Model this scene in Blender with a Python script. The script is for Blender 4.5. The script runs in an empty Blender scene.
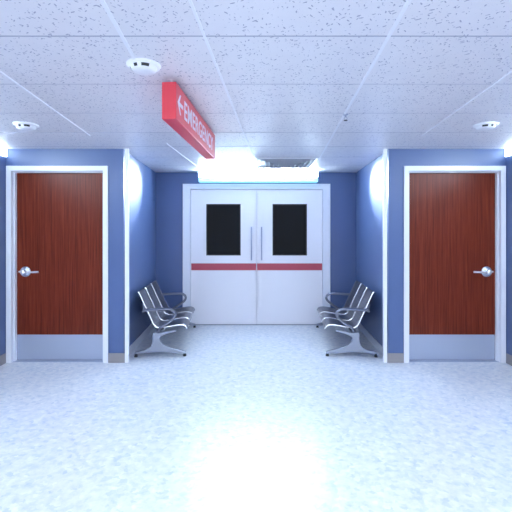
import bpy, bmesh, math, random
from mathutils import Vector
from mathutils.geometry import tessellate_polygon

# ------------------------------------------------------------------ camera, world, exposure
S = bpy.context.scene
COL = S.collection
H = 2.42                      # ceiling height
EYE = 1.49
cam_d = bpy.data.cameras.new('camera'); cam = bpy.data.objects.new('camera', cam_d); COL.objects.link(cam)
cam.location = (0, 0, EYE); cam.rotation_euler = (math.pi/2, 0, 0)
cam_d.sensor_width = 36; cam_d.lens = 36*400/512; cam_d.shift_y = -25/512
cam_d.clip_start = .05; cam_d.clip_end = 60
S.camera = cam
W = bpy.data.worlds.new('world'); S.world = W; W.use_nodes = True
bg = W.node_tree.nodes['Background']
bg.inputs[0].default_value = (.90, .95, 1, 1); bg.inputs[1].default_value = 1.4
S.view_settings.view_transform = 'Standard'; S.view_settings.look = 'None'
S.view_settings.gamma = 1; S.view_settings.use_curve_mapping = False
S.view_settings.exposure = 1.24
BOX_LIGHT = 50; SIDE_FILL = 21; SIDE_END = 3.2; PANEL_FILL = 4.8; WASH = 230

# ------------------------------------------------------------------ materials
def mat(name, col, rough=.5, metal=0., spec=.5, emit=None, est=0, coat=0, ior=1.5):
    m = bpy.data.materials.new(name); m.use_nodes = True
    b = m.node_tree.nodes['Principled BSDF']
    b.inputs['Base Color'].default_value = (*col, 1); b.inputs['Roughness'].default_value = rough
    b.inputs['Metallic'].default_value = metal; b.inputs['Specular IOR Level'].default_value = spec
    b.inputs['IOR'].default_value = ior
    b.inputs['Coat Weight'].default_value = coat
    if emit: b.inputs['Emission Color'].default_value = (*emit, 1); b.inputs['Emission Strength'].default_value = est
    return m
class N:
    def __init__(s, m): s.t = m.node_tree; s.b = s.t.nodes['Principled BSDF']; s.tc = s.t.nodes.new('ShaderNodeTexCoord')
    def new(s, k, **kw):
        n = s.t.nodes.new(k)
        for a, v in kw.items(): setattr(n, a, v)
        return n
    def link(s, a, b): s.t.links.new(a, b)
    def mapped(s, scale, rot=(0,0,0), loc=(0,0,0)):
        mp = s.new('ShaderNodeMapping'); mp.inputs['Scale'].default_value = scale; mp.inputs['Rotation'].default_value = rot
        mp.inputs['Location'].default_value = loc
        s.link(s.tc.outputs['Object'], mp.inputs[0]); return mp.outputs[0]
    def math(s, op, a, b=None, c=None):
        n = s.new('ShaderNodeMath', operation=op)
        for i, v in enumerate((a, b, c)):
            if v is None: continue
            if isinstance(v, (int, float)): n.inputs[i].default_value = v
            else: s.link(v, n.inputs[i])
        return n.outputs[0]
    def ramp(s, f, stops):
        r = s.new('ShaderNodeValToRGB'); e = r.color_ramp.elements
        while len(e) < len(stops): e.new(.5)
        for q, (p, c) in zip(e, stops): q.position = p; q.color = (*c, 1)
        s.link(f, r.inputs[0]); return r.outputs[0]
    def mix(s, f, a, b):
        n = s.new('ShaderNodeMix', data_type='RGBA')
        if isinstance(f, (int, float)): n.inputs[0].default_value = f
        else: s.link(f, n.inputs[0])
        for i, v in ((6, a), (7, b)):
            if isinstance(v, tuple): n.inputs[i].default_value = (*v, 1)
            else: s.link(v, n.inputs[i])
        return n.outputs[2]
    def noise(s, vec, scale, detail=3, rough=.5):
        n = s.new('ShaderNodeTexNoise'); n.inputs['Scale'].default_value = scale
        n.inputs['Detail'].default_value = detail; n.inputs['Roughness'].default_value = rough
        s.link(vec, n.inputs['Vector']); return n.outputs['Fac']
    def bump(s, h, strength, dist=.002):
        n = s.new('ShaderNodeBump'); n.inputs['Strength'].default_value = strength; n.inputs['Distance'].default_value = dist
        s.link(h, n.inputs['Height']); s.link(n.outputs[0], s.b.inputs['Normal'])

def wall_paint(name, col):
    m = mat(name, col, rough=.4, spec=.4, coat=.35); n = N(m); n.b.inputs['Coat Roughness'].default_value = .36
    f = n.noise(n.mapped((1,1,1)), 2.2, 3)
    n.link(n.mix(f, tuple(c*.95 for c in col), tuple(min(1, c*1.05) for c in col)), n.b.inputs['Base Color'])
    n.bump(n.noise(n.mapped((1,1,1)), 260, 2), .06, .001)
    return m
M_wall = wall_paint('blue_paint', (.080, .132, .295))

def ceiling_mat():
    m = mat('mineral_tile', (.74,.75,.86), rough=.39, spec=.6); n = N(m)
    fac = None
    for i, (ang, sx, sy, sc, th) in enumerate(((.6, 1, 3.0, 15, .18), (-.9, 1, 3.0, 16, .18), (1.57, 1, 2.4, 20, .17), (0, 1, 1, 46, .17))):
        warp = n.new('ShaderNodeTexNoise'); warp.inputs['Scale'].default_value = 40; warp.inputs['Detail'].default_value = 1
        n.link(n.tc.outputs['Object'], warp.inputs['Vector'])
        vm = n.new('ShaderNodeVectorMath', operation='MULTIPLY_ADD')
        n.link(warp.outputs['Color'], vm.inputs[0]); vm.inputs[1].default_value = (.012,)*3; n.link(n.tc.outputs['Object'], vm.inputs[2])
        mr = n.new('ShaderNodeMapping'); mr.inputs['Rotation'].default_value = (0,0,ang)
        mp = n.new('ShaderNodeMapping'); mp.inputs['Scale'].default_value = (sx, sy, 1)
        mp.inputs['Location'].default_value = (i*3.1, i*1.7, 0)
        n.link(vm.outputs[0], mr.inputs[0]); n.link(mr.outputs[0], mp.inputs[0])
        v = n.new('ShaderNodeTexVoronoi', voronoi_dimensions='2D'); v.inputs['Scale'].default_value = sc
        n.link(mp.outputs[0], v.inputs['Vector'])
        sep = n.new('ShaderNodeSeparateColor'); n.link(v.outputs['Color'], sep.inputs[0])
        t = n.math('MULTIPLY', sep.outputs[0], th)
        d = n.math('LESS_THAN', v.outputs['Distance'], t)
        keep = n.math('GREATER_THAN', sep.outputs[1], (.56, .56, .6, .75)[i])
        d = n.math('MULTIPLY', d, keep)
        fac = d if fac is None else n.math('MAXIMUM', fac, d)
    base = n.mix(n.noise(n.mapped((1,1,1)), 9, 4), (.765,.755,.80), (.83,.815,.85))
    n.link(n.mix(n.math('MULTIPLY', fac, .78), base, (.24,.25,.37)), n.b.inputs['Base Color'])
    return m
M_ceil = ceiling_mat()

def floor_mat():
    m = mat('speckled_vinyl', (.8,.85,.9), rough=.3, spec=.8, ior=1.6); n = N(m)
    v = n.new('ShaderNodeTexVoronoi', voronoi_dimensions='2D'); v.inputs['Scale'].default_value = 38
    warp = n.new('ShaderNodeTexNoise'); warp.inputs['Scale'].default_value = 30; warp.inputs['Detail'].default_value = 3
    n.link(n.tc.outputs['Object'], warp.inputs['Vector'])
    vm = n.new('ShaderNodeVectorMath', operation='MULTIPLY_ADD')
    n.link(warp.outputs['Color'], vm.inputs[0]); vm.inputs[1].default_value = (.05,)*3; n.link(n.tc.outputs['Object'], vm.inputs[2])
    n.link(vm.outputs[0], v.inputs['Vector'])
    sep = n.new('ShaderNodeSeparateColor'); n.link(v.outputs['Color'], sep.inputs[0])
    base = n.ramp(sep.outputs[0], [(0, (.46,.56,.70)), (.12, (.60,.68,.78)), (.3, (.72,.76,.83)), (.8, (.78,.81,.86)), (1, (.93,.95,.96))])
    big = n.noise(n.mapped((1,1,1)), 16, 5, .65)
    c2 = n.ramp(big, [(.34, (.56,.63,.76)), (.5, (.77,.80,.86)), (.66, (.89,.91,.94))])
    n.link(n.mix(.5, base, c2), n.b.inputs['Base Color'])
    r = n.math('MULTIPLY_ADD', big, .10, .26); n.link(r, n.b.inputs['Roughness'])
    n.bump(n.noise(n.mapped((1,1,1)), 55, 3), .10, .002)
    return m
M_floor = floor_mat()

def wood_mat():
    m = mat('red_brown_veneer', (.2,.04,.02), rough=.34, spec=.2); n = N(m)
    a = n.noise(n.mapped((38, 1, .9)), 1.5, 6, .62)
    b = n.noise(n.mapped((150, 1, 3.2)), 1.2, 3, .6)
    f = n.math('ADD', n.math('MULTIPLY', a, .62), n.math('MULTIPLY', b, .38))
    n.link(n.ramp(f, [(.30, (.060,.009,.006)), (.46, (.135,.021,.010)), (.58, (.195,.033,.015)), (.72, (.27,.054,.025))]), n.b.inputs['Base Color'])
    return m
M_wood = wood_mat()
M_trim = mat('white_gloss_paint', (.84,.86,.93), .28, spec=.6)
M_doorwhite = mat('white_door_laminate', (.87,.87,.93), .38, spec=.5)
M_casing = mat('white_door_casing', (.80,.83,.92), .3, spec=.5)
M_seal = mat('dark_seal', (.06,.06,.08), .6)
M_base = mat('taupe_base', (.30,.285,.30), .5)
M_base2 = mat('pale_base', (.72,.75,.84), .35)
M_bar = mat('white_grid_bar', (.86,.87,.93), .5)
M_joint = mat('tile_joint', (.40,.41,.50), .7)
M_glass = mat('dark_door_glass', (.004,.006,.010), .12, spec=.05)
M_gasket = mat('black_glazing_bead', (.01,.01,.012), .5)
M_stripe = mat('red_stripe_vinyl', (.46,.045,.085), .4)
M_kick = mat('brushed_kick_plate', (.46,.52,.66), .42, metal=.5)
M_chrome = mat('polished_chrome', (.95,.96,.98), .32, metal=.75)
M_rose = mat('satin_rose', (.50,.56,.68), .3, metal=.8)
M_pull = mat('satin_pull', (.40,.43,.56), .35, metal=.6)
M_red = mat('red_sign_face', (.74,.050,.075), .32, spec=.6)
M_red2 = mat('red_sign_side', (.62,.03,.06), .3, spec=.7)
M_letter = mat('pale_sign_lettering', (.80,.74,.84), .4)
M_plastic = mat('white_plastic', (.86,.87,.92), .35)
M_black = mat('black_plastic', (.015,.016,.02), .5)
M_vent = mat('painted_vent_metal', (.30,.32,.38), .4)
M_housing = mat('light_housing', (.8,.84,.9), .4)
def emis(name, c, s): return mat(name, (.9,.9,.9), .5, emit=c, est=s)
M_box = emis('lit_diffuser', (.68,.86,1), BOX_LIGHT)
M_cyan_glow = mat('cyan_tinted_lens', (.6,.8,.9), .5, emit=(.07,.36,.50), est=.8)  # faint cyan emission painting the glow around the light box
M_side_fill = emis('lit_side_diffuser', (.72,.88,1), SIDE_FILL)  # for the added bright stretch of the side strips, out of view
M_side2 = emis('lit_end_diffuser', (.72,.88,1), SIDE_END)
M_fill_panel = emis('lit_troffer', (.90,.95,1), PANEL_FILL)  # for the added fill panels behind the viewer

def steel_mat(name, col, rough, perf=True):
    m = mat(name, col, rough, metal=.85); n = N(m)
    if perf:
        v = n.new('ShaderNodeTexVoronoi', voronoi_dimensions='3D'); v.inputs['Scale'].default_value = 55; v.inputs['Randomness'].default_value = 0
        n.link(n.tc.outputs['Object'], v.inputs['Vector'])
        d = n.math('LESS_THAN', v.outputs['Distance'], .33)
        n.link(n.mix(n.math('MULTIPLY', d, .6), col, tuple(c*.25 for c in col)), n.b.inputs['Base Color'])
    return m
M_seat = steel_mat('perforated_steel', (.20,.215,.26), .30)
M_rim = mat('chrome_rim', (.80,.82,.88), .25, metal=1)
M_leg = mat('silver_paint', (.27,.30,.38), .3, metal=.6)
M_arm = mat('grey_arm_metal', (.20,.215,.28), .28, metal=.7)

# ------------------------------------------------------------------ helpers
def link(name, bm, m, parent=None, smooth=False, bevel=0, seg=2):
    me = bpy.data.meshes.new(name); bmesh.ops.recalc_face_normals(bm, faces=bm.faces[:]); bm.to_mesh(me); bm.free()
    if isinstance(m, (list, tuple)):
        for q in m: me.materials.append(q)
    else: me.materials.append(m)
    o = bpy.data.objects.new(name, me); COL.objects.link(o)
    if parent: o.parent = parent
    if smooth:
        for p in me.polygons: p.use_smooth = True
        if hasattr(me, 'set_sharp_from_angle'): me.set_sharp_from_angle(angle=math.radians(40))
    if bevel:
        b = o.modifiers.new('bevel', 'BEVEL'); b.width = bevel; b.segments = seg; b.limit_method = 'ANGLE'
    return o
def box(bm, x0, x1, y0, y1, z0, z1, mi=0):
    vs = [bm.verts.new((x, y, z)) for x in (x0, x1) for y in (y0, y1) for z in (z0, z1)]
    for f in ((0,1,3,2), (4,6,7,5), (0,4,5,1), (2,3,7,6), (0,2,6,4), (1,5,7,3)):
        bm.faces.new([vs[i] for i in f]).material_index = mi
def B(*a):
    bm = bmesh.new(); box(bm, *a); return bm
def prism(bm, pts, a, b, axis='z'):
    def P(p, t):
        return {'z': (p[0], p[1], t), 'y': (p[0], t, p[1]), 'x': (t, p[0], p[1])}[axis]
    lo = [bm.verts.new(P(p, a)) for p in pts]; hi = [bm.verts.new(P(p, b)) for p in pts]
    n = len(pts)
    if n <= 4: bm.faces.new(lo[::-1]); bm.faces.new(hi)
    else:
        for i, j, k in tessellate_polygon([[Vector((p[0], p[1], 0)) for p in pts]]):
            if len({i, j, k}) == 3:
                bm.faces.new((lo[k], lo[j], lo[i])); bm.faces.new((hi[i], hi[j], hi[k]))
    for i in range(n): bm.faces.new((lo[i], lo[(i+1) % n], hi[(i+1) % n], hi[i]))
def lathe(bm, prof, cx=0, cy=0, n=40, axis='z', base=0, cap=True):
    # prof: (radius, t) along the axis
    def P(r, t, a):
        c, s = r*math.cos(a), r*math.sin(a)
        return (cx+c, cy+s, base+t) if axis == 'z' else (cx+c, base+t, cy+s)
    rings = [[bm.verts.new(P(r, t, 2*math.pi*i/n)) for i in range(n)] for r, t in prof]
    for a, b in zip(rings, rings[1:]):
        for i in range(n): bm.faces.new((a[i], a[(i+1) % n], b[(i+1) % n], b[i]))
    if cap: bm.faces.new(rings[0][::-1]); bm.faces.new(rings[-1])
def smooth_path(pts, k=6):
    out = []; P = [Vector(p) for p in pts]
    for i in range(len(P)-1):
        p0 = P[max(i-1, 0)]; p1 = P[i]; p2 = P[i+1]; p3 = P[min(i+2, len(P)-1)]
        for j in range(k):
            t = j/k
            out.append(.5*((2*p1)+(-p0+p2)*t+(2*p0-5*p1+4*p2-p3)*t*t+(-p0+3*p1-3*p2+p3)*t**3))
    out.append(P[-1]); return out
def tube(bm, pts, r, n=10, ry=None):
    ry = ry or r
    pts = [Vector(p) for p in pts]; rings = []
    for i, p in enumerate(pts):
        t = (pts[min(i+1, len(pts)-1)]-pts[max(i-1, 0)]).normalized()
        up = Vector((0,1,0)) if abs(t.y) < .9 else Vector((0,0,1))
        u = t.cross(up).normalized(); v = u.cross(t).normalized()
        rings.append([bm.verts.new(p+u*(r*math.cos(2*math.pi*k/n))+v*(ry*math.sin(2*math.pi*k/n))) for k in range(n)])
    for a, b in zip(rings, rings[1:]):
        for k in range(n): bm.faces.new((a[k], a[(k+1) % n], b[(k+1) % n], b[k]))
    bm.faces.new(rings[0][::-1]); bm.faces.new(rings[-1])
def struct(o): o['kind'] = 'structure'; return o
def empty(name, loc=(0,0,0), rz=0):
    o = bpy.data.objects.new(name, None); COL.objects.link(o); o.location = loc; o.rotation_euler = (0,0,rz); o.empty_display_size = .1; return o
def tag(o, label, cat, group=None):
    o['label'] = label; o['category'] = cat
    if group: o['group'] = group
    return o
def copy_tree(o, parent=None):
    c = o.copy(); COL.objects.link(c); c.parent = parent
    for ch in [q for q in bpy.data.objects if q.parent == o]: copy_tree(ch, c)
    return c

# ------------------------------------------------------------------ structure
XS = 2.831; YF = 4.53; YB = 6.34; YR = -3.6
struct(link('floor', B(-XS-.12, XS+.12, YR, YB+.16, -.1, 0), M_floor))
# ceiling with raised grid bars and dark joints between the tiles
ceil = struct(link('ceiling', B(-XS-.12, XS+.12, YR, YB+.16, H, H+.1), M_ceil))
bars = [(.616,1.61,.834,5.47), (-.2657,1.61,-.026,5.147), (-.949,4.246,-.843,5.81), (1.38,1.0,1.617,3.9), (-1.38,1.0,-1.617,3.9), (-.60,1.3,-.654,2.15),
        (-.843,5.81,-.81,6.3), (.834,5.47,.88,6.3)]
for (x0, y0, x1, y1), w in zip(bars, (.0085, .006, .004, .0045, .0045, .0085, .004, .005)):
    far = y0 > 1.05 and y0 < 1.7
    if far:                                   # run the bar on above the viewer
        k = (x1-x0)/(y1-y0); x0 = x0-k*4; y0 = y0-4
    bm = bmesh.new()
    prism(bm, [(x0-w, y0), (x0+w, y0), (x1+w, y1), (x1-w, y1)], H-.005, H+.001)
    link('grid_bar', bm, M_bar, ceil)
for k in range(-8, 8):
    y = 1.908+k*.6235
    if y > YB-.05: continue
    th = .002 if k > 0 else .0045
    link('tile_joint', B(-XS, XS, y-th, y+th, H-.0012, H+.001), M_joint, ceil)

for s, side in ((-1, 'left'), (1, 'right')):
    def X(a, b): return (min(s*a, s*b), max(s*a, s*b))
    struct(link('wall_%s' % side, B(*X(XS, XS+.12), YR, YF+.07, 0, H), M_wall))
    bm = bmesh.new()                          # partition with the wood door in it
    box(bm, *X(1.50, 1.70), YF, YF+.07, 0, H); box(bm, *X(2.795, XS), YF, YF+.07, 0, H); box(bm, *X(1.70, 2.795), YF, YF+.07, 2.19, H)
    struct(link('wall_front_%s' % side, bm, M_wall))
    bm = bmesh.new(); prism(bm, [(s*1.515, YF+.07), (s*1.59, YB), (s*1.78, YB), (s*1.66, YF+.07)], 0, H)
    struct(link('wall_alcove_%s' % side, bm, M_wall))
    bm = bmesh.new(); box(bm, *X(1.440, 1.482), YF-.015, YF+.02, 0, H)
    t = struct(link('trim_%d' % (1 if s < 0 else 2), bm, M_trim, bevel=.004))
    struct(link('baseboard_front_%s' % side, B(*X(1.482, 1.672), YF-.012, YF, 0, .108), M_base, bevel=.003))
    struct(link('baseboard_%s' % side, B(*X(XS-.012, XS), YR, YF-.02, 0, .112), M_base, bevel=.003))
    bm = bmesh.new(); prism(bm, [(s*1.503, YF+.08), (s*1.578, YB), (s*1.59, YB), (s*1.515, YF+.08)], 0, .10)
    struct(link('baseboard_alcove_%s' % side, bm, M_base2, bevel=.003))
bm = bmesh.new()
box(bm, -1.78, -1.10, YB, YB+.16, 0, H); box(bm, 1.115, 1.78, YB, YB+.16, 0, H); box(bm, -1.10, 1.115, YB, YB+.16, 2.19, H)
box(bm, -1.10, 1.115, YB+.13, YB+.16, 0, 2.19)  # unseen backing added to stop outside light leaking through the seam
struct(link('wall_back', bm, M_wall))
for s in (-1, 1):
    a, b = sorted((s*1.165, s*1.60))
    struct(link('baseboard_back_%s' % ('left' if s < 0 else 'right'), B(a, b, YB-.012, YB, 0, .10), M_base2))

# ------------------------------------------------------------------ wood doors
def wood_door(s, idx):
    r = empty('door_%d' % idx, (0, 0, 0)); struct(r)
    def X(a, b): return (min(s*a, s*b), max(s*a, s*b))
    y0 = YF-.018
    bm = bmesh.new()
    # face of the casing, then the jamb with its stop
    prism(bm, [(s*1.672, 0), (s*1.672, 2.226), (s*2.822, 2.226), (s*2.822, 0), (s*2.765, 0), (s*2.765, 2.170), (s*1.730, 2.170), (s*1.730, 0)], y0, YF+.0005, 'y')
    prism(bm, [(s*1.705, 0), (s*1.705, 2.19), (s*2.79, 2.19), (s*2.79, 0), (s*2.765, 0), (s*2.765, 2.168), (s*1.732, 2.168), (s*1.732, 0)], YF, YF+.19, 'y')
    prism(bm, [(s*1.732, 0), (s*1.732, 2.168), (s*2.765, 2.168), (s*2.765, 0), (s*2.752, 0), (s*2.752, 2.156), (s*1.745, 2.156), (s*1.745, 0)], YF+.03, YF+.078, 'y')
    link('door_frame', bm, M_casing, r, bevel=.003)
    link('door_leaf', B(*X(1.736, 2.761), YF+.08, YF+.125, .006, 2.164), M_wood, r)
    link('kick_plate', B(*X(1.747, 2.750), YF+.076, YF+.0805, .008, .296), M_kick, r, bevel=.001)
    link('threshold', B(*X(1.732, 2.765), YF+.02, YF+.16, 0, .004), M_kick, r)
    hx, hz = s*2.655, 1.022; yb = YF+.08
    h = empty('door_handle', (0,0,0)); h.parent = r
    bm = bmesh.new(); lathe(bm, [(.060, 0), (.058, -.010), (.046, -.016), (.028, -.020), (.022, -.026)], hx, hz, 36, 'y', yb); link('rose', bm, M_rose, h, smooth=True)
    bm = bmesh.new(); lathe(bm, [(.022, -.026), (.018, -.05), (.026, -.058), (.026, -.068), (.016, -.075)], hx, hz, 28, 'y', yb); link('lock_cylinder', bm, M_chrome, h, smooth=True)
    bm = bmesh.new()
    tube(bm, smooth_path([(hx, yb-.045, hz), (hx-s*.03, yb-.058, hz), (hx-s*.08, yb-.058, hz-.002), (hx-s*.175, yb-.052, hz+.001)]), .011, 12, .010)
    link('lever', bm, M_chrome, h, smooth=True)
    bm = bmesh.new(); tube(bm, [(hx+s*.045, yb-.012, hz), (hx+s*.070, yb-.012, hz)], .010); link('thumb_turn', bm, M_chrome, h, smooth=True)
wood_door(-1, 1); wood_door(1, 2)

# ------------------------------------------------------------------ double doors
bm = bmesh.new(); CX = .008
o0, o1, i0, i1 = -1.157, 1.173, -1.036, 1.054
prism(bm, [(o0, 0), (o0, 2.235), (o1, 2.235), (o1, 0), (i1, 0), (i1, 2.150), (i0, 2.150), (i0, 0)], YB-.022, YB+.001, 'y')
prism(bm, [(o0, 0), (o0, 2.235), (o1, 2.235), (o1, 0), (o1-.025, 0), (o1-.025, 2.21), (o0+.025, 2.21), (o0+.025, 0)], YB-.034, YB-.0215, 'y')
prism(bm, [(-1.095, 0), (-1.095, 2.185), (1.11, 2.185), (1.11, 0), (i1, 0), (i1, 2.150), (i0, 2.150), (i0, 0)], YB, YB+.12, 'y')
struct(link('trim_3', bm, M_casing, bevel=.003))
yd = YB+.004
for idx, (a, b, wx0, wx1, hx) in enumerate(((i0+.004, CX-.004, -.788, -.243, -.072), (CX+.004, i1-.004, .262, .808, .088))):
    r = struct(empty('door_%d' % (idx+3)))
    bm = bmesh.new(); z0, z1 = 1.102, 1.918
    for q in ((a, wx0, .012, 2.146), (wx1, b, .012, 2.146), (wx0, wx1, .012, z0), (wx0, wx1, z1, 2.146)): box(bm, q[0], q[1], yd, yd+.05, q[2], q[3])
    bmesh.ops.remove_doubles(bm, verts=bm.verts[:], dist=1e-5)
    link('door_leaf', bm, M_doorwhite, r)
    bm = bmesh.new(); prism(bm, [(wx0, z0), (wx0, z1), (wx1, z1), (wx1, z0), (wx0, z0), (wx0+.014, z0+.014), (wx1-.014, z0+.014), (wx1-.014, z1-.014), (wx0+.014, z1-.014), (wx0+.014, z0+.014)], yd-.003, yd+.02, 'y')
    link('glazing_bead', bm, M_gasket, r)
    link('window_glass', B(wx0+.01, wx1-.01, yd+.012, yd+.022, z0+.01, z1-.01), M_glass, r)
    link('red_stripe', B(a+.006, b-.003, yd-.003, yd+.0005, .868, .976), M_stripe, r)
    bm = bmesh.new(); tube(bm, [(hx, yd-.055, 1.03), (hx, yd-.055, 1.555)], .011, 12)
    for z in (1.07, 1.515): tube(bm, [(hx, yd-.055, z), (hx, yd+.001, z)], .008)
    link('pull_handle', bm, M_pull, r, smooth=True)
    if idx == 0: link('astragal', B(CX-.03, CX+.003, yd+.0505, yd+.056, .012, 2.146), M_doorwhite, r)  # pale strip added behind the seam so it doesn't show dark
struct(link('trim_4', B(i0, i1, YB-.01, YB+.06, 0, .008), M_vent))

# ------------------------------------------------------------------ light fixtures
L = tag(empty('wall_light', (.035, YB, 2.30)), 'long glowing white light box above the double doors, against the ceiling', 'light')
link('housing', B(-.92, .92, -.03, -.001, -.05, .118), M_housing, L)
link('diffuser', B(-.915, .915, -.15, -.0305, .027, .118), M_box, L, bevel=.006)
link('lower_lens', B(-.925, .925, -.152, -.0305, -.05, .025), M_cyan_glow, L, bevel=.006)  # glowing strip standing in for the cyan light below the box
for a in (-.925, .917): link('end_cap', B(a, a+.008, -.152, -.0305, .026, .118), M_cyan_glow, L)  # caps added to hold back sideways light, with the same painted glow
for q in (-1, 1):                             # two unseen spots added to brighten the alcove walls
    ld = bpy.data.lights.new('end_lamp', 'SPOT'); ld.energy = WASH; ld.color = (.80, .90, 1); ld.spot_size = math.radians(36); ld.spot_blend = 1; ld.shadow_soft_size = .03
    lo = bpy.data.objects.new('end_lamp', ld); COL.objects.link(lo); lo.parent = L; lo.location = (q*.80, -.19, .06)
    d = Vector((q*1.53-.035, 5.0-YB, 1.98-2.30)) - Vector(lo.location)
    lo.rotation_euler = d.to_track_quat('-Z', 'Y').to_euler()
for s in (-1, 1):
    L = tag(empty('wall_light', (s*XS, 0, 2.325)), ['', 'lit strip at the top of the right side wall by the right wood door', 'lit strip at the top of the left side wall by the left wood door'][s], 'light')
    a, b = sorted((-s*.0005, -s*.008)); link('housing', B(a, b, 1.2, 4.51, 0, .093), M_housing, L)
    a, b = sorted((-s*.0085, -s*.030)); link('diffuser', B(a, b, 1.2, 3.78, 0, .093), M_side_fill, L); link('end_diffuser', B(a, b, 3.79, 4.505, 0, .093), M_side2, L)  # unseen near stretch added brighter than the seen end, to light the floor
for i, (x, y) in enumerate(((-1.25, .2), (1.25, .2), (-1.25, -1.9), (1.25, -1.9))):  # unseen panels added behind the viewer as general fill light
    L = tag(empty('ceiling_light', (x, y, H)), ['square lit ceiling panel before the left wood door', 'square lit ceiling panel before the right wood door', 'rear square lit ceiling panel on the left', 'rear square lit ceiling panel on the right'][i], 'light', 'ceiling panels behind the viewer')
    bm = bmesh.new()
    for q in ((-.62,.62,-.32,-.30), (-.62,.62,.30,.32), (-.62,-.60,-.3,.3), (.60,.62,-.3,.3)): box(bm, *q, -.016, -.0015)
    link('frame', bm, M_housing, L)
    link('diffuser', B(-.60, .60, -.30, .30, -.010, -.0015), M_fill_panel, L)

# ------------------------------------------------------------------ ceiling vent
V = tag(empty('ceiling_vent', (.385, 5.42, H)), 'stepped louvred air vent in the ceiling in front of the bright light', 'vent')
def frame_bm(a, t, z0, z1, flare=0):
    bm = bmesh.new(); ring = []
    for h, z in ((a, z0), (a+flare, z1), (a+flare-t, z1), (a-t, z0)):
        ring.append([bm.verts.new((x*h, y*h*.95, z)) for x, y in ((-1,-1), (1,-1), (1,1), (-1,1))])
    for i in range(4):
        p, q = ring[i], ring[(i+1) % 4]
        for k in range(4): bm.faces.new((p[k], p[(k+1) % 4], q[(k+1) % 4], q[k]))
    return bm
link('mounting_plate', B(-.39, .39, -.37, .37, -.010, -.0065), M_vent, V)
link('outer_frame', frame_bm(.392, .02, -.007, -.014), M_bar, V)
for k in range(6):
    link('louvre_ring', frame_bm(.372-.056*k, .006, -.0105, -.024-.008*k), M_vent, V)
link('centre_cap', B(-.04, .04, -.038, .038, -.072, -.0105), M_vent, V, bevel=.006)

# ------------------------------------------------------------------ smoke detectors
def detector():
    r = empty('smoke_detector')
    bm = bmesh.new(); lathe(bm, [(.100, 0), (.100, -.006), (.094, -.012), (.078, -.016)], n=48); link('mounting_base', bm, M_plastic, r, smooth=True)
    bm = bmesh.new(); lathe(bm, [(.082, -.010), (.072, -.030), (.062, -.037), (.030, -.040)], n=48); link('sensor_head', bm, M_plastic, r, smooth=True)
    for a0, a1 in ((-94, -60), (-130, -113), (60, 100), (150, 190)):
        bm = bmesh.new(); n = 8
        rr = []
        for i in range(n+1):
            a = math.radians(a0+(a1-a0)*i/n)
            rr.append([bm.verts.new((q*math.cos(a), q*math.sin(a), z)) for q, z in ((.0805, -.015), (.0735, -.030), (.066, -.030), (.066, -.015))])
        for p, q in zip(rr, rr[1:]):
            for k in range(4): bm.faces.new((p[k], p[(k+1) % 4], q[(k+1) % 4], q[k]))
        bm.faces.new(rr[0]); bm.faces.new(rr[-1][::-1]); link('sensor_slot', bm, M_black, r)
    return r
d0 = detector()
for i, (x, y, rz, sx, lab) in enumerate(((-.628, 2.24, .10, 1, 'large white round smoke detector on the ceiling beside the red sign'),
                          (-2.01, 3.50, -.06, -1, 'small white smoke detector on the ceiling before the left wood door'),
                          (2.01, 3.50, .0, -1, 'small white smoke detector on the ceiling before the right wood door'))):
    d = d0 if i == 0 else copy_tree(d0)
    d.location = (x, y, H); d.rotation_euler = (0, 0, [.15, .35, -.35][i]); d.scale = [(.93, .93, 1), (1, 1, 1), (-1, 1, 1)][i]
    tag(d, lab, 'smoke detector')
    if i: d['group'] = 'smoke detectors before the wood doors'
# sprinkler
sp = tag(empty('sprinkler_head', (.715, 3.19, H)), 'tiny metal sprinkler head hanging from the ceiling, right of the vent', 'sprinkler')
bm = bmesh.new(); lathe(bm, [(.022, 0), (.022, -.004), (.008, -.008), (.007, -.022)], n=20); link('body', bm, M_pull, sp, smooth=True)
bm = bmesh.new(); tube(bm, [(-.008,0,-.02), (-.012,0,-.035), (0,0,-.047)], .002, 6); tube(bm, [(.008,0,-.02), (.012,0,-.035), (0,0,-.047)], .002, 6); link('yoke', bm, M_pull, sp)
bm = bmesh.new(); lathe(bm, [(.015, -.047), (.015, -.050)], n=16); link('deflector', bm, M_black, sp)

# ------------------------------------------------------------------ emergency sign
yaw = -math.atan(.0713)
sg = tag(empty('hanging_sign', (-.5245, 2.41, EYE+.66), yaw), 'red box sign with a white arrow and EMERGENCY lettering hanging from the ceiling', 'sign')
LN = 1.35; hw = .0435; hh = .2225
link('sign_box', B(-hw, hw, 0, LN, 0.016, hh+.016), M_red, sg, bevel=.002)
for y in (.06, LN-.06):
    bm = bmesh.new(); lathe(bm, [(.009, hh+.016), (.009, H-EYE-.66-.004), (.026, H-EYE-.66-.004), (.026, H-EYE-.66)], 0, y, 20); link('ceiling_mount', bm, M_plastic, sg, smooth=True)
def text_mesh(body, y0, y1, z0, z1):
    cu = bpy.data.curves.new('t', 'FONT'); cu.body = body; cu.size = 1; cu.extrude = .004; cu.offset = .012; cu.space_character = 1.05
    o = bpy.data.objects.new('t', cu); COL.objects.link(o)
    bpy.context.view_layer.update()
    me = bpy.data.meshes.new_from_object(o.evaluated_get(bpy.context.evaluated_depsgraph_get()))
    bpy.data.objects.remove(o)
    xs = [v.co.x for v in me.vertices]; ys = [v.co.y for v in me.vertices]
    ax, bx, ay, by = min(xs), max(xs), min(ys), max(ys)
    for v in me.vertices:
        u = (v.co.x-ax)/(bx-ax); w = (v.co.y-ay)/(by-ay)
        v.co = Vector((hw+.0008+v.co.z*.2, y0+u*(y1-y0), z0+w*(z1-z0)))
    return me
me = text_mesh('EMERGENCY', .20, 1.24, .066, .190); me.materials.append(M_letter)
o = bpy.data.objects.new('lettering', me); COL.objects.link(o); o.parent = sg
bm = bmesh.new()
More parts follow.
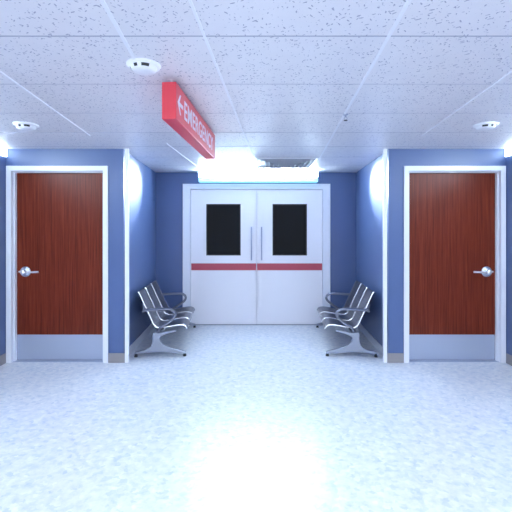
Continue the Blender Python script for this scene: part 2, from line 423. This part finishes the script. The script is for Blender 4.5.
ax0, ax1, zc = .035, .165, .128
prism(bm, [(ax0, zc), (ax0+.055, zc+.062), (ax0+.078, zc+.062), (ax0+.040, zc+.012), (ax1, zc+.012), (ax1, zc-.012), (ax0+.040, zc-.012), (ax0+.078, zc-.062), (ax0+.055, zc-.062)], hw, hw+.0016, 'x')
link('arrow', bm, M_letter, sg)

# ------------------------------------------------------------------ waiting bench (modelled facing -X; mirrored for the other side)
def bench(s, label):
    # local frame: x measured from the room's centre line outwards, y along the bench from its near leg
    r = tag(empty('waiting_bench', (s*1.17, 4.75, 0), -s*.07), label, 'bench')
    def m(x): return s*(x-1.17)
    prof = [(a+.014, b-.042+.024*max(0, b-.36)/.4) for a, b in [(.825, .330), (.835, .352), (.862, .372), (.92, .378), (1.00, .368), (1.10, .352), (1.165, .348), (1.205, .362), (1.235, .40), (1.262, .46), (1.33, .60), (1.385, .715), (1.405, .752), (1.418, .760)]]
    P = [(p.x, p.y) for p in smooth_path([(a, b, 0) for a, b in prof], 4)]
    def nrm(i):
        a = Vector(P[max(i-1, 0)]); b = Vector(P[min(i+1, len(P)-1)]); t = (b-a).normalized(); return Vector((-t.y, t.x))
    for k in range(3):
        y0 = .145+.388*k; y1 = y0+.378
        st = empty('seat'); st.parent = r; dark = M_arm
        bm = bmesh.new(); rows = []
        for i, p in enumerate(P):
            n = nrm(i)*.004
            rows.append([bm.verts.new((m(p[0]+a*n.x), y, p[1]+a*n.y)) for a, y in ((1, y0), (1, (y0+y1)/2), (1, y1), (-1, y1), (-1, y0))])
        for a, b in zip(rows, rows[1:]):
            for i in range(5): bm.faces.new((a[i], a[(i+1) % 5], b[(i+1) % 5], b[i]))
        bm.faces.new(rows[0]); bm.faces.new(rows[-1][::-1])
        link('seat_shell', bm, M_seat, st, smooth=True)
        for y in (y0, y1):
            bm = bmesh.new(); rr = .009 if y == y0 or k == 2 else .004; tube(bm, [(m(a), y, b) for a, b in P], rr, 8, rr*.8); link('side_rim', bm, M_rim if y == y0 else dark, st, smooth=True)
    bm = bmesh.new(); box(bm, *sorted((m(1.13), m(1.21))), -.015, 1.46, .232, .276); link('beam', bm, M_leg, r, bevel=.006)
    for y in (0, 1.41):
        bm = bmesh.new()
        prof = [(.955,.352),(.945,.335),(1.03,.318),(1.09,.285),(1.13,.235),(1.145,.18),(1.13,.125),(1.07,.085),(.97,.058),(.85,.044),(.84,.052),(.84,.066),
                (.842,.030)]
        top = [(.96,.354),(1.04,.345),(1.10,.322),(1.16,.310),(1.215,.325),(1.225,.29),(1.222,.22),(1.228,.17),(1.25,.12),(1.31,.085),(1.40,.066),(1.435,.056),(1.435,.040)]
        under = [(1.38,.040),(1.28,.052),(1.18,.060),(1.06,.052),(.95,.036),(.835,.030)]
        left = [(.835,.052),(.90,.072),(1.00,.098),(1.09,.135),(1.135,.18),(1.145,.225),(1.12,.265),(1.06,.300),(.99,.325),(.95,.336)]
        prism(bm, [(m(a), b if b < .2 else .2+(b-.2)*.72) for a, b in top+under+left], y-.022, y+.022, 'y')
        lg = link('leg_frame', bm, M_leg, r, bevel=.005)
        for x in (.850, 1.420):
            bm = bmesh.new(); lathe(bm, [(.019, 0), (.021, .006), (.016, .03), (.014, .050)], m(x), y, 16); link('foot', bm, M_black, lg, smooth=True)
        # armrest: curls round at the front and drops to the seat
        ya = y+.115 if y < .5 else y-.075
        pts = smooth_path([(a, b, 0) for a, b in [(1.355, .530), (1.345, .548), (1.30, .552), (1.20, .556), (1.10, .560), (1.03, .557), (.985, .532), (.968, .495), (.985, .455), (1.03, .415), (1.10, .365), (1.16, .332)]], 5); pts = [p-Vector((-.008, .022, 0)) for p in pts]
        bm = bmesh.new(); tube(bm, [(m(p.x), ya, p.y) for p in pts], .017, 10, .024); 
        tube(bm, [(m(1.165), ya, .300), (m(1.17), y, .27)], .014); tube(bm, [(m(1.355), ya, .520), (m(1.375), y+(.15 if y < .5 else -.11), .60)], .012)
        link('armrest', bm, M_arm, r, smooth=True)
    return r
bench(-1, 'grey steel three-seat waiting bench against the left alcove wall')
bench(1, 'grey steel three-seat waiting bench against the right alcove wall')
